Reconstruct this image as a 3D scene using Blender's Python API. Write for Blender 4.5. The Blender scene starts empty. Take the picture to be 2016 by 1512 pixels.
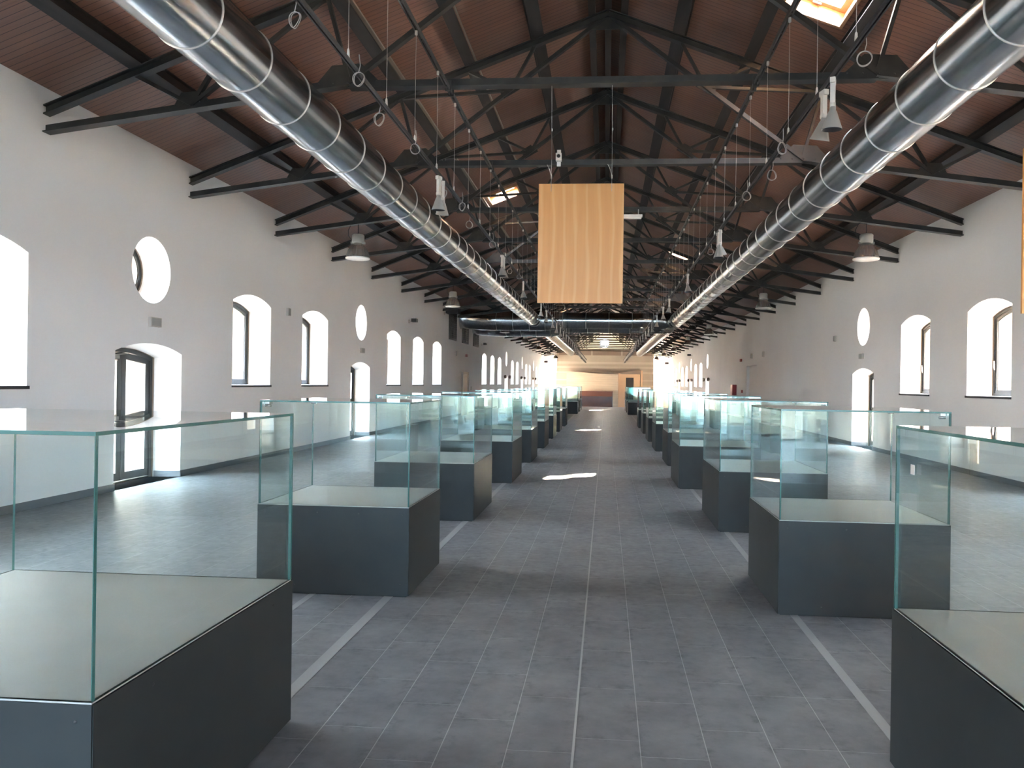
import bpy, bmesh, math, random
from mathutils import Vector, Matrix
from mathutils.geometry import tessellate_polygon
random.seed(7)
PI = math.pi
C = bpy.context.scene.collection
S = bpy.context.scene

# ------------------------------------------------------------------ camera, sky, sun, exposure
F_PX, CX_PX, CY_PX = 1520.0, 1071.4, 754.24          # focal length and principal point in a 2016x1512 frame
cam_d = bpy.data.cameras.new('camera')
cam = bpy.data.objects.new('camera', cam_d); C.objects.link(cam)
cam_d.sensor_fit = 'HORIZONTAL'; cam_d.sensor_width = 36.0
cam_d.lens = 36.0 * F_PX / 2016.0
cam_d.shift_x = (1008 - CX_PX) / 2016.0
cam_d.shift_y = -(756 - CY_PX) / 2016.0
cam_d.clip_start = 0.05; cam_d.clip_end = 600
cam.matrix_world = (Matrix.Translation((0, 0, 1.62)) @ Matrix.Rotation(math.atan(0.08), 4, 'Z')
                    @ Matrix.Rotation(PI / 2, 4, 'X') @ Matrix.Rotation(0.0145, 4, 'Z'))
S.camera = cam

SKY = 7.5
SUN = 55.0
w = bpy.data.worlds.new('sky'); S.world = w; w.use_nodes = True
nt = w.node_tree; nt.nodes.clear()
wo = nt.nodes.new('ShaderNodeOutputWorld'); bg = nt.nodes.new('ShaderNodeBackground')
tc = nt.nodes.new('ShaderNodeTexCoord'); sp = nt.nodes.new('ShaderNodeSeparateXYZ'); cr = nt.nodes.new('ShaderNodeValToRGB')
nt.links.new(tc.outputs['Generated'], sp.inputs[0]); nt.links.new(sp.outputs['Z'], cr.inputs[0])
cr.color_ramp.elements[0].position = 0.0; cr.color_ramp.elements[0].color = (0.82, 0.83, 0.85, 1)
cr.color_ramp.elements[1].position = 0.55; cr.color_ramp.elements[1].color = (0.66, 0.83, 1.0, 1)
e = cr.color_ramp.elements.new(0.12); e.color = (0.92, 0.95, 0.97, 1)
SUN_DIR = Vector((3.30, 16.6, 6.7)).normalized()
dp = nt.nodes.new('ShaderNodeVectorMath'); dp.operation = 'DOT_PRODUCT'; dp.inputs[1].default_value = SUN_DIR
nt.links.new(tc.outputs['Generated'], dp.inputs[0])
gr_ = nt.nodes.new('ShaderNodeMapRange'); gr_.inputs[1].default_value = 0.35; gr_.inputs[2].default_value = 1.0; gr_.inputs[3].default_value = 0.0; gr_.inputs[4].default_value = 1.0
nt.links.new(dp.outputs['Value'], gr_.inputs[0])
pw_ = nt.nodes.new('ShaderNodeMath'); pw_.operation = 'POWER'; pw_.inputs[1].default_value = 1.6; nt.links.new(gr_.outputs[0], pw_.inputs[0])
mw = nt.nodes.new('ShaderNodeMix'); mw.data_type = 'RGBA'; nt.links.new(pw_.outputs[0], mw.inputs[0])
ay = nt.nodes.new('ShaderNodeMapRange'); ay.inputs[1].default_value = -0.25; ay.inputs[2].default_value = 0.55   # deep blue sky away from the sun
nt.links.new(sp.outputs['Y'], ay.inputs[0])
md = nt.nodes.new('ShaderNodeMix'); md.data_type = 'RGBA'; nt.links.new(ay.outputs[0], md.inputs[0])
md.inputs[6].default_value = (0.45, 0.56, 0.70, 1); nt.links.new(cr.outputs[0], md.inputs[7])
nt.links.new(md.outputs[2], mw.inputs[6]); mw.inputs[7].default_value = (1.05, 0.92, 0.74, 1)
nt.links.new(mw.outputs[2], bg.inputs[0]); bg.inputs[1].default_value = SKY
nt.links.new(bg.outputs[0], wo.inputs[0])

sun_d = bpy.data.lights.new('sun', 'SUN'); sun = bpy.data.objects.new('sun', sun_d); C.objects.link(sun)
sun_d.energy = SUN; sun_d.color = (1.0, 0.83, 0.64); sun_d.angle = math.radians(0.6)
sun.rotation_euler = Vector((-3.30, -16.6, -6.7)).to_track_quat('-Z', 'Y').to_euler()
sun.location = (30, 140, 60)

vs = S.view_settings
vs.view_transform = 'Standard'; vs.look = 'None'; vs.gamma = 1.0; vs.use_curve_mapping = False
vs.exposure = 4.45
cy = S.cycles
cy.max_bounces = 14; cy.diffuse_bounces = 7; cy.glossy_bounces = 5; cy.transmission_bounces = 6
cy.transparent_max_bounces = 96; cy.caustics_reflective = False; cy.caustics_refractive = False
cy.sample_clamp_indirect = 8.0
cy.use_denoising = True

# ------------------------------------------------------------------ materials
def principled(name, color, rough=0.5, metal=0.0, spec=0.5):
    m = bpy.data.materials.new(name); m.use_nodes = True
    b = m.node_tree.nodes['Principled BSDF']
    b.inputs['Base Color'].default_value = (*color, 1); b.inputs['Roughness'].default_value = rough
    b.inputs['Metallic'].default_value = metal; b.inputs['Specular IOR Level'].default_value = spec
    return m

class NG:                                            # small node-building helper
    def __init__(s, m): s.t = m.node_tree; s.b = s.t.nodes['Principled BSDF']
    def n(s, kind, **kw):
        x = s.t.nodes.new(kind)
        for k, v in kw.items(): setattr(x, k, v)
        return x
    def put(s, sock, v):
        if isinstance(v, (int, float)): sock.default_value = v
        elif isinstance(v, tuple): sock.default_value = v if len(v) == len(sock.default_value) else (*v, 1)
        else: s.t.links.new(v, sock)
    def math(s, op, a, b=0.0, c=None):
        x = s.n('ShaderNodeMath', operation=op); s.put(x.inputs[0], a); s.put(x.inputs[1], b)
        if c is not None: s.put(x.inputs[2], c)
        return x.outputs[0]
    def mix(s, f, a, b):
        x = s.n('ShaderNodeMix', data_type='RGBA'); s.put(x.inputs[0], f); s.put(x.inputs[6], a); s.put(x.inputs[7], b)
        return x.outputs[2]
    def noise(s, vec, scale, detail=3.0, rough=0.5):
        x = s.n('ShaderNodeTexNoise'); s.put(x.inputs['Vector'], vec)
        x.inputs['Scale'].default_value = scale; x.inputs['Detail'].default_value = detail; x.inputs['Roughness'].default_value = rough
        return x.outputs[0]
    def maprange(s, v, a, b, c=0.0, d=1.0):
        x = s.n('ShaderNodeMapRange'); s.put(x.inputs[0], v)
        for i, q in enumerate((a, b, c, d)): x.inputs[1 + i].default_value = q
        return x.outputs[0]
    def obj(s): return s.n('ShaderNodeTexCoord').outputs['Object']
    def xyz(s, v):
        x = s.n('ShaderNodeSeparateXYZ'); s.put(x.inputs[0], v); return x.outputs
    def comb(s, a, b, c=0.0):
        x = s.n('ShaderNodeCombineXYZ'); s.put(x.inputs[0], a); s.put(x.inputs[1], b); s.put(x.inputs[2], c); return x.outputs[0]
    def scale(s, v, k):
        x = s.n('ShaderNodeMapping'); s.put(x.inputs[0], v); x.inputs['Scale'].default_value = k; return x.outputs[0]
    def bump(s, h, strength, dist=0.01):
        x = s.n('ShaderNodeBump'); s.put(x.inputs['Height'], h); x.inputs['Strength'].default_value = strength
        x.inputs['Distance'].default_value = dist; s.t.links.new(x.outputs[0], s.b.inputs['Normal'])

def noisy(name, c0, c1, scale, rough=0.6, metal=0.0, stretch=(1, 1, 1), spec=0.5, bump=0.0):
    m = principled(name, c0, rough, metal, spec); g = NG(m)
    f = g.maprange(g.noise(g.scale(g.obj(), stretch), scale, 4.0), 0.3, 0.7)
    g.put(g.b.inputs['Base Color'], g.mix(f, c0, c1))
    if bump: g.bump(f, bump)
    return m

M = {}
M['plaster'] = noisy('white_plaster', (0.83, 0.825, 0.815), (0.87, 0.865, 0.855), 0.5, 0.9, spec=0.2)
M['outer_stone'] = noisy('peach_outer_render', (0.26, 0.195, 0.145), (0.30, 0.23, 0.175), 1.0, 0.9)
M['steel'] = noisy('black_painted_steel', (0.009, 0.010, 0.011), (0.040, 0.036, 0.030), 3.0, 0.5)
M['purlin'] = noisy('dark_purlin_wood', (0.014, 0.012, 0.0115), (0.034, 0.027, 0.023), 2.0, 0.6, stretch=(4, 0.4, 4))
M['frame'] = principled('anthracite_aluminium', (0.032, 0.037, 0.04), 0.4)
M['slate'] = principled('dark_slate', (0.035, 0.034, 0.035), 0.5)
M['skirting'] = noisy('grey_tile_skirting', (0.12, 0.125, 0.13), (0.15, 0.155, 0.16), 3.0, 0.45)
M['plinth'] = noisy('dark_grey_laminate', (0.019, 0.024, 0.026), (0.024, 0.029, 0.030), 5.0, 0.55, spec=0.28)
M['plinth_black'] = principled('black_laminate', (0.012, 0.012, 0.012), 0.5)
M['deck'] = noisy('pale_grey_deck', (0.40, 0.41, 0.385), (0.44, 0.45, 0.425), 4.0, 0.32)
M['chrome'] = principled('chrome', (0.8, 0.8, 0.8), 0.12, 1.0)
M['white'] = principled('white_plastic', (0.7, 0.7, 0.68), 0.4)
M['off_white'] = principled('ivory_plastic', (0.5, 0.47, 0.42), 0.45)
M['grey'] = principled('grey_metal_paint', (0.34, 0.34, 0.32), 0.45)
M['dark'] = principled('dark_plastic', (0.02, 0.02, 0.022), 0.5)
M['inner'] = principled('dark_lamp_inside', (0.035, 0.037, 0.045), 0.3)
M['wire'] = principled('steel_wire', (0.5, 0.47, 0.43), 0.35, 0.6)
M['cable'] = principled('pale_cable', (0.30, 0.28, 0.26), 0.5)
M['cone'] = principled('grey_lamp_cone', (0.26, 0.25, 0.23), 0.45)
M['arm'] = principled('pale_lamp_arm', (0.50, 0.48, 0.44), 0.45)
M['conduit'] = principled('pale_conduit', (0.30, 0.255, 0.21), 0.5)
M['red'] = principled('red_enamel', (0.26, 0.012, 0.016), 0.35)
M['pine'] = noisy('skylight_pine', (0.40, 0.22, 0.115), (0.47, 0.28, 0.155), 3.0, 0.5, stretch=(8, 1, 8))
M['door_wood'] = noisy('brown_door_wood', (0.10, 0.035, 0.018), (0.14, 0.052, 0.028), 3.0, 0.4, stretch=(6, 6, 0.6))
M['door_lining'] = principled('beige_door_lining', (0.42, 0.34, 0.27), 0.5)
M['stone'] = noisy('beige_stage_panels', (0.40, 0.355, 0.285), (0.45, 0.40, 0.325), 0.6, 0.7)
M['stone_pale'] = principled('pale_stage_band', (0.52, 0.475, 0.395), 0.7)
M['recess'] = principled('brown_grey_recess', (0.25, 0.20, 0.16), 0.6)
M['peach'] = principled('peach_laminate', (0.62, 0.43, 0.27), 0.5)
M['counter'] = noisy('dark_brown_gloss', (0.035, 0.016, 0.012), (0.055, 0.024, 0.017), 1.2, 0.22)
M['counter_top'] = principled('red_brown_wood', (0.13, 0.048, 0.028), 0.35)
M['louvre'] = principled('dark_louvre', (0.016, 0.016, 0.016), 0.5)
M['facade_peach'] = noisy('peach_render', (0.24, 0.17, 0.12), (0.27, 0.20, 0.145), 0.1, 0.9)
M['facade_pale'] = noisy('pale_render', (0.24, 0.20, 0.17), (0.27, 0.23, 0.20), 0.1, 0.9)
M['facade_white'] = principled('white_render', (0.5, 0.48, 0.46), 0.9)
M['shutter'] = principled('grey_window_shutter', (0.30, 0.31, 0.32), 0.6)
M['ground'] = noisy('pale_paving', (0.10, 0.095, 0.088), (0.13, 0.125, 0.115), 0.2, 0.9)
M['strip'] = principled('pale_floor_strip', (0.30, 0.30, 0.30), 0.45)
M['joint'] = principled('floor_joint', (0.40, 0.40, 0.39), 0.6)

def thin_glass(name, tint, ior=1.5):
    m = bpy.data.materials.new(name); m.use_nodes = True; t = m.node_tree; t.nodes.clear()
    o = t.nodes.new('ShaderNodeOutputMaterial'); mx = t.nodes.new('ShaderNodeMixShader')
    tr = t.nodes.new('ShaderNodeBsdfTransparent'); gl = t.nodes.new('ShaderNodeBsdfGlossy'); fr = t.nodes.new('ShaderNodeFresnel')
    tr.inputs[0].default_value = (*tint, 1); gl.inputs['Roughness'].default_value = 0.0; gl.inputs[0].default_value = (1, 1, 1, 1)
    geo = t.nodes.new('ShaderNodeNewGeometry')           # the same pane reflects alike from both of its sides
    fl = t.nodes.new('ShaderNodeVectorMath'); fl.operation = 'SCALE'
    sg = t.nodes.new('ShaderNodeMath'); sg.operation = 'MULTIPLY_ADD'; sg.inputs[1].default_value = -2.0; sg.inputs[2].default_value = 1.0
    t.links.new(geo.outputs['Backfacing'], sg.inputs[0]); t.links.new(geo.outputs['Normal'], fl.inputs[0])
    fr.inputs[0].default_value = ior
    lw = t.nodes.new('ShaderNodeLayerWeight'); lw.inputs[0].default_value = 0.5
    # Schlick fresnel from the facing term
    pw = t.nodes.new('ShaderNodeMath'); pw.operation = 'POWER'; pw.inputs[1].default_value = 5.0
    t.links.new(lw.outputs['Facing'], pw.inputs[0])
    ma = t.nodes.new('ShaderNodeMath'); ma.operation = 'MULTIPLY_ADD'; ma.inputs[1].default_value = 0.97; ma.inputs[2].default_value = 0.028
    t.links.new(pw.outputs[0], ma.inputs[0])
    t.links.new(ma.outputs[0], mx.inputs[0]); t.links.new(tr.outputs[0], mx.inputs[1]); t.links.new(gl.outputs[0], mx.inputs[2])
    t.links.new(mx.outputs[0], o.inputs[0])
    for x in (geo, fl, sg, fr): t.nodes.remove(x)
    return m
M['glass'] = thin_glass('clear_case_glass', (0.952, 0.978, 0.970))
M['window_glass'] = thin_glass('window_glass', (0.97, 0.985, 0.98))
M['tinted_fill_glass'] = thin_glass('tinted_fill_glass', (0.25, 0.28, 0.29))
M['glass_edge'] = principled('green_glass_edge', (0.04, 0.135, 0.122), 0.25, 0.0, 0.7)

def make_duct_mat(dots):
    m = principled('galvanised_duct' + ('_perforated' if dots else ''), (0.50, 0.53, 0.55), 0.2, 1.0); g = NG(m)
    o = g.obj(); x, y, z = g.xyz(o)
    nz = g.noise(g.scale(o, (3, 0.25, 3)), 5.0, 4.0)
    g.put(g.b.inputs['Roughness'], g.maprange(nz, 0.3, 0.7, 0.15, 0.27))
    col = g.mix(g.maprange(nz, 0.35, 0.65), (0.44, 0.47, 0.49), (0.56, 0.585, 0.60))
    if dots:
        ang = g.math('ARCTAN2', z, x)                     # rows of punched holes along both upper flanks
        a1 = g.math('ABSOLUTE', g.math('SUBTRACT', g.math('ABSOLUTE', g.math('SUBTRACT', ang, PI / 2)), 1.02))
        row = g.math('LESS_THAN', a1, 0.16)
        fa = g.math('ABSOLUTE', g.math('SUBTRACT', g.math('FRACT', g.math('MULTIPLY', ang, 11.0)), 0.5))
        fy = g.math('ABSOLUTE', g.math('SUBTRACT', g.math('FRACT', g.math('MULTIPLY', y, 28.0)), 0.5))
        d = g.math('LESS_THAN', g.math('ADD', g.math('POWER', g.math('MULTIPLY', fa, 1.6), 2.0), g.math('POWER', g.math('MULTIPLY', fy, 1.3), 2.0)), 0.055)
        col = g.mix(g.math('MULTIPLY', d, row), col, (0.05, 0.05, 0.05))
    g.put(g.b.inputs['Base Color'], col)
    return m
M['duct'] = make_duct_mat(True); M['duct_plain'] = make_duct_mat(False)
M['ring'] = principled('duct_seam_band', (0.55, 0.54, 0.51), 0.42, 0.55)

def make_floor():
    m = principled('grey_floor_tiles', (0.1, 0.1, 0.1), 0.35, 0.0, 0.42); g = NG(m)
    o = g.obj(); x, y, z = g.xyz(o)
    TW, TL = 0.2945, 0.589
    u = g.math('DIVIDE', g.math('ADD', x, 0.1195 + TW * 60), TW)
    col = g.math('FLOOR', u)
    wn = g.n('ShaderNodeTexWhiteNoise', noise_dimensions='1D'); g.put(wn.inputs['W'], col)
    off = g.math('MULTIPLY', g.math('FLOOR', g.math('MULTIPLY', wn.outputs[0], 4.0)), 0.25)
    v = g.math('ADD', g.math('DIVIDE', y, TL), off)
    row = g.math('FLOOR', v)
    du = g.math('MULTIPLY', g.math('SUBTRACT', 0.5, g.math('ABSOLUTE', g.math('SUBTRACT', g.math('FRACT', u), 0.5))), TW)
    dv = g.math('MULTIPLY', g.math('SUBTRACT', 0.5, g.math('ABSOLUTE', g.math('SUBTRACT', g.math('FRACT', v), 0.5))), TL)
    edge = g.math('MINIMUM', du, dv)
    gr = g.math('MAXIMUM', g.math('LESS_THAN', du, 0.0021), g.math('LESS_THAN', dv, 0.0012))
    wt = g.n('ShaderNodeTexWhiteNoise', noise_dimensions='2D'); g.put(wt.inputs['Vector'], g.comb(col, row))
    n1 = g.noise(o, 3.2, 5.0, 0.6); n2 = g.noise(o, 14.0, 5.0, 0.65); n3 = g.noise(o, 0.5, 2.0)
    base = g.mix(g.maprange(n1, 0.3, 0.72), (0.118, 0.122, 0.130), (0.212, 0.216, 0.222))
    base = g.mix(g.math('MULTIPLY', wt.outputs[0], 0.22), base, (0.135, 0.140, 0.152))
    smud = g.math('MULTIPLY', g.maprange(edge, 0.075, 0.0), g.maprange(n2, 0.50, 0.68))
    base = g.mix(g.math('MULTIPLY', smud, 0.8), base, (0.075, 0.080, 0.088))
    base = g.mix(g.math('MULTIPLY', g.maprange(n3, 0.4, 0.65), 0.25), base, (0.20, 0.198, 0.192))
    base = g.mix(g.math('MULTIPLY', gr, g.maprange(n1, 0.3, 0.6, 0.5, 1.0)), base, (0.40, 0.405, 0.40))
    g.put(g.b.inputs['Base Color'], base)
    g.put(g.b.inputs['Roughness'], g.maprange(n2, 0.3, 0.7, 0.33, 0.5))
    h = g.math('ADD', g.math('MULTIPLY', g.noise(o, 4.0, 3.0), 1.6), g.math('MULTIPLY', g.maprange(edge, 0.0, 0.006), 0.5))
    g.bump(h, 0.22, 0.008)
    return m
M['floor'] = make_floor()

def make_roof():
    m = principled('brown_roof_boards', (0.1, 0.06, 0.05), 0.45); g = NG(m)
    o = g.obj(); x, y, z = g.xyz(o)
    BW = 0.105
    v = g.math('DIVIDE', y, BW); b = g.math('FLOOR', v)
    wn = g.n('ShaderNodeTexWhiteNoise', noise_dimensions='1D'); g.put(wn.inputs['W'], b)
    grain = g.noise(g.comb(g.math('MULTIPLY', x, 0.8), g.math('MULTIPLY', y, 14.0), g.math('MULTIPLY', wn.outputs[0], 30.0)), 2.2, 5.0, 0.6)
    big = g.noise(o, 0.7, 3.0)
    c = g.mix(g.maprange(grain, 0.3, 0.7), (0.185, 0.086, 0.058), (0.285, 0.142, 0.100))
    c = g.mix(g.math('MULTIPLY', wn.outputs[0], 0.35), c, (0.30, 0.165, 0.122))
    c = g.mix(g.math('MULTIPLY', g.maprange(big, 0.45, 0.7), 0.4), c, (0.125, 0.064, 0.049))
    f = g.math('FRACT', v)
    seam = g.math('LESS_THAN', g.math('SUBTRACT', 0.5, g.math('ABSOLUTE', g.math('SUBTRACT', f, 0.5))), 0.045)
    c = g.mix(g.math('MULTIPLY', seam, 0.8), c, (0.02, 0.012, 0.01))
    g.put(g.b.inputs['Base Color'], c)
    g.put(g.b.inputs['Roughness'], g.maprange(grain, 0.3, 0.7, 0.36, 0.52))
    g.bump(g.math('SUBTRACT', g.math('MULTIPLY', grain, 0.3), seam), 0.4, 0.006)
    return m
M['roof'] = make_roof()

def make_board():
    m = principled('beech_veneer', (0.6, 0.35, 0.16), 0.45); g = NG(m)
    o = g.obj()
    n = g.noise(g.scale(o, (9, 1, 0.7)), 2.0, 5.0, 0.6)
    wv = g.n('ShaderNodeTexWave', wave_type='BANDS', bands_direction='X'); g.put(wv.inputs[0], g.scale(o, (1, 1, 0.22)))
    wv.inputs['Scale'].default_value = 2.2; wv.inputs['Distortion'].default_value = 7.0; wv.inputs['Detail'].default_value = 3.0; wv.inputs['Detail Scale'].default_value = 0.8
    c = g.mix(g.maprange(n, 0.3, 0.7), (0.60, 0.265, 0.068), (0.65, 0.305, 0.085))
    c = g.mix(g.math('MULTIPLY', g.maprange(wv.outputs['Fac'], 0.75, 1.0), 0.35), c, (0.74, 0.44, 0.20))
    g.put(g.b.inputs['Base Color'], c)
    return m
M['board'] = make_board()
def make_planks():
    m = principled('pale_plank_cladding', (0.7, 0.6, 0.45), 0.45); g = NG(m)
    o = g.obj(); x, y, z = g.xyz(o)
    f = g.math('FRACT', g.math('DIVIDE', z, 0.23))
    seam = g.math('LESS_THAN', f, 0.07)
    n = g.noise(g.scale(o, (0.5, 1, 5)), 1.0, 3.0)
    c = g.mix(g.maprange(n, 0.3, 0.7), (0.50, 0.435, 0.34), (0.58, 0.51, 0.405))
    g.put(g.b.inputs['Base Color'], g.mix(g.math('MULTIPLY', seam, 0.6), c, (0.42, 0.33, 0.23)))
    return m
M['planks'] = make_planks()

# ------------------------------------------------------------------ mesh helpers
class MB:
    def __init__(s): s.v = []; s.f = []; s.mi = []; s.sm = []
    def add(s, vs, fs, mi=0, smooth=False):
        k = len(s.v); s.v += [tuple(v) for v in vs]
        for f in fs: s.f.append(tuple(i + k for i in f)); s.mi.append(mi); s.sm.append(smooth)
        return s
    def box(s, x0, x1, y0, y1, z0, z1, mi=0, face_mi=None):
        vs = [(x0, y0, z0), (x1, y0, z0), (x1, y1, z0), (x0, y1, z0), (x0, y0, z1), (x1, y0, z1), (x1, y1, z1), (x0, y1, z1)]
        fs = [(0, 3, 2, 1), (4, 5, 6, 7), (0, 1, 5, 4), (1, 2, 6, 5), (2, 3, 7, 6), (3, 0, 4, 7)]   # -z +z -y +x +y -x
        k = len(s.v); s.v += vs
        for i, f in enumerate(fs):
            s.f.append(tuple(j + k for j in f)); s.mi.append(face_mi[i] if face_mi else mi); s.sm.append(False)
        return s
    def sweep(s, prof, p, q, up=(0, 0, 1), mi=0):
        """extrude a closed 2-D profile (side, up) from p to q"""
        p = Vector(p); q = Vector(q); d = (q - p).normalized(); u = Vector(up)
        a = d.cross(u).normalized(); b = a.cross(d).normalized()
        n = len(prof); vs = [p + a * x + b * y for x, y in prof] + [q + a * x + b * y for x, y in prof]
        fs = [(i, (i + 1) % n, n + (i + 1) % n, n + i) for i in range(n)]
        fs += [tuple(range(n - 1, -1, -1)), tuple(range(n, 2 * n))]
        return s.add(vs, fs, mi)
    def bar(s, p, q, wd, ht, up=(0, 0, 1), mi=0):
        return s.sweep([(-wd / 2, -ht / 2), (wd / 2, -ht / 2), (wd / 2, ht / 2), (-wd / 2, ht / 2)], p, q, up, mi)
    def tube(s, pts, r, n=8, closed=False, caps=True, mi=0):
        pts = [Vector(p) for p in pts]; N = len(pts); rings = []; prev = None
        for i, p in enumerate(pts):
            if closed: d = pts[(i + 1) % N] - pts[i - 1]
            else: d = pts[min(i + 1, N - 1)] - pts[max(i - 1, 0)]
            d.normalize()
            if prev is None:
                u = Vector((0, 0, 1)) if abs(d.z) < 0.9 else Vector((1, 0, 0))
                a = d.cross(u).normalized()
            else:
                a = (prev - d * prev.dot(d)).normalized()
            prev = a; b = d.cross(a)
            rr = r[i] if isinstance(r, (list, tuple)) else r
            rings.append([p + a * (rr * math.cos(2 * PI * k / n)) + b * (rr * math.sin(2 * PI * k / n)) for k in range(n)])
        vs = [v for rg in rings for v in rg]; fs = []
        for i in range(N if closed else N - 1):
            j = (i + 1) % N
            for k in range(n): fs.append((i * n + k, i * n + (k + 1) % n, j * n + (k + 1) % n, j * n + k))
        s.add(vs, fs, mi, True)
        if caps and not closed:
            s.add(rings[0], [tuple(range(n - 1, -1, -1))], mi); s.add(rings[-1], [tuple(range(n))], mi)
        return s
    def lathe(s, prof, n=24, center=(0, 0, 0), axis='Z', mi=0, smooth=True):
        c = Vector(center); vs = []; fs = []; m = len(prof)
        for k in range(n):
            a = 2 * PI * k / n
            for r, h in prof:
                if axis == 'Z': vs.append(c + Vector((r * math.cos(a), r * math.sin(a), h)))
                elif axis == 'Y': vs.append(c + Vector((r * math.cos(a), h, r * math.sin(a))))
                else: vs.append(c + Vector((h, r * math.cos(a), r * math.sin(a))))
        for k in range(n):
            j = (k + 1) % n
            for i in range(m - 1): fs.append((k * m + i, j * m + i, j * m + i + 1, k * m + i + 1))
        return s.add(vs, fs, mi, smooth)
    def loft(s, loops, mi=0, smooth=False, closed=True):
        n = len(loops[0]); vs = [v for l in loops for v in l]; fs = []
        for i in range(len(loops) - 1):
            for k in range(n if closed else n - 1):
                fs.append((i * n + k, i * n + (k + 1) % n, (i + 1) * n + (k + 1) % n, (i + 1) * n + k))
        return s.add(vs, fs, mi, smooth)
    def poly(s, loops, mi=0):
        L = [[Vector(p) for p in l] for l in loops]
        flat = [p for l in L for p in l]
        return s.add(flat, [tuple(t) for t in tessellate_polygon(L)], mi)
    def mesh(s, name, mats):
        me = bpy.data.meshes.new(name); me.from_pydata(s.v, [], s.f)
        for m in (mats if isinstance(mats, (list, tuple)) else [mats]): me.materials.append(M[m])
        me.polygons.foreach_set('material_index', s.mi); me.polygons.foreach_set('use_smooth', s.sm)
        me.update(); return me
    def build(s, name, mats, parent=None, loc=None):
        o = bpy.data.objects.new(name, s.mesh(name, mats)); C.objects.link(o)
        if parent is not None: o.parent = parent
        if loc is not None: o.location = loc
        return o

def tag(o, label=None, cat=None, group=None, kind=None):
    if label: o['label'] = label
    if cat: o['category'] = cat
    if group: o['group'] = group
    if kind: o['kind'] = kind
    return o
def empty(name, loc=(0, 0, 0), rz=0.0):
    o = bpy.data.objects.new(name, None); C.objects.link(o); o.location = loc; o.rotation_euler = (0, 0, rz)
    o.empty_display_size = 0.1; return o
KIDS = {}
def children(o): return [c for c in bpy.data.objects if c.parent is o]
def copy_tree(o, parent=None):
    kids = list(o.children)
    c = o.copy(); C.objects.link(c); c.parent = parent
    for k in kids: copy_tree(k, c)
    return c
def struct(o, label, cat): return tag(o, label, cat, kind='structure')
ORD = ['nearest', 'second', 'third', 'fourth', 'fifth', 'sixth', 'seventh', 'eighth', 'ninth', 'tenth', 'eleventh', 'twelfth', 'thirteenth',
       'fourteenth', 'fifteenth', 'sixteenth', 'seventeenth', 'eighteenth', 'nineteenth', 'twentieth', 'twenty-first', 'twenty-second',
       'twenty-third', 'twenty-fourth', 'twenty-fifth', 'twenty-sixth', 'twenty-seventh', 'twenty-eighth', 'twenty-ninth', 'thirtieth',
       'thirty-first', 'thirty-second', 'thirty-third', 'thirty-fourth', 'thirty-fifth']

# ------------------------------------------------------------------ the hall: dimensions
XL, XR, CXR = -6.95, 6.90, -0.05                      # inner faces of the long walls, ridge line
Y0, Y1 = -12.0, 87.5
EAVE, RIDGE = 5.17, 7.81
SL = (RIDGE - EAVE) / 6.92
WT = 1.05                                            # wall thickness
def roof_z(x): return RIDGE - SL * abs(x - CXR)
def floor_z(y): return 0.0 if y <= 49 else (-0.85 * min(1.0, (y - 49) / 35.0))

# floor (level, then a long gentle ramp down to the far end)
f = MB()
ys = [Y0 - 0.6, 49.0, 84.0, Y1 + 0.6]; zs = [0, 0, -0.85, -0.85]
vv = []; ff = []
for y, z in zip(ys, zs): vv += [(-8.05, y, z), (8.0, y, z)]
for i in range(3): ff.append((2 * i, 2 * i + 1, 2 * i + 3, 2 * i + 2))
f.add(vv, ff)
struct(f.build('floor', 'floor'), 'grey tiled floor running the whole length of the hall', 'floor')

for k, (x, wd, y0, y1, mat, lab) in enumerate((
        (-0.1215, 0.011, -2, 48.9, 'joint', 'pale expansion joint down the middle of the tiled aisle'),
        (-1.605, 0.07, -2, 40, 'strip', 'pale strip in the floor under the left row of glass cases'),
        (1.352, 0.055, -2, 40, 'strip', 'pale strip in the floor under the right row of glass cases'),
        (-2.19, 0.05, -2, 40, 'strip', 'pale floor strip further left, under the left cases towards the wall'))):
    b = MB(); b.box(x - wd / 2, x + wd / 2, y0, y1, 0.0005, 0.002); struct(b.build('trim_%d' % (k + 1), mat), lab, 'floor strip')

# openings ------------------------------------------------------------------
NA = 13
def arch(wd, z0, zs, zp, k=NA):
    """closed loop (y, z): bottom left, bottom right, then over the segmental arch from right to left"""
    h = wd / 2; rise = zp - zs; R = (h * h + rise * rise) / (2 * rise); a0 = math.asin(min(1, h / R))
    if rise > h: a0 = PI - a0
    pts = [(-h, z0), (h, z0)]
    for i in range(k):
        a = a0 - 2 * a0 * i / (k - 1); pts.append((R * math.sin(a), zp - R + R * math.cos(a)))
    return pts
def circle(r, zc, k=40): return [(r * math.cos(2 * PI * i / k), zc + r * math.sin(2 * PI * i / k)) for i in range(k)]
DEPTH = 0.42
WIN_IN, WIN_OUT = arch(1.63, 1.495, 3.10, 3.265), arch(1.45, 1.50, 3.00, 3.15)
OC_IN, OC_OUT = circle(0.505, 3.262), circle(0.44, 3.262)
def door_loops(zf): return arch(1.72, zf, 2.0, 2.14), arch(1.56, zf, 1.94, 2.07)

D_Y = [-8.9, 1.2, 11.3, 21.45, 53.55, 63.7, 73.8]
W_Y_L = [-5.4, -2.1, 4.6, 7.95, 14.7, 18.0, 24.85, 28.15, 31.35, 43.75, 46.9, 50.1, 57.0, 60.2, 67.0, 70.2, 77.0, 80.1]
W_Y_R = [-5.4, -2.1, 4.6, 7.95, 14.6, 17.95, 57.2, 60.5, 67.2, 70.8, 77.0, 80.1]
NICHE = (37.45, 2.5, 2.6)                            # centre, width, top of the blind doorway in the right wall
VENTS = [34.4, 37.5, 40.6]

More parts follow.
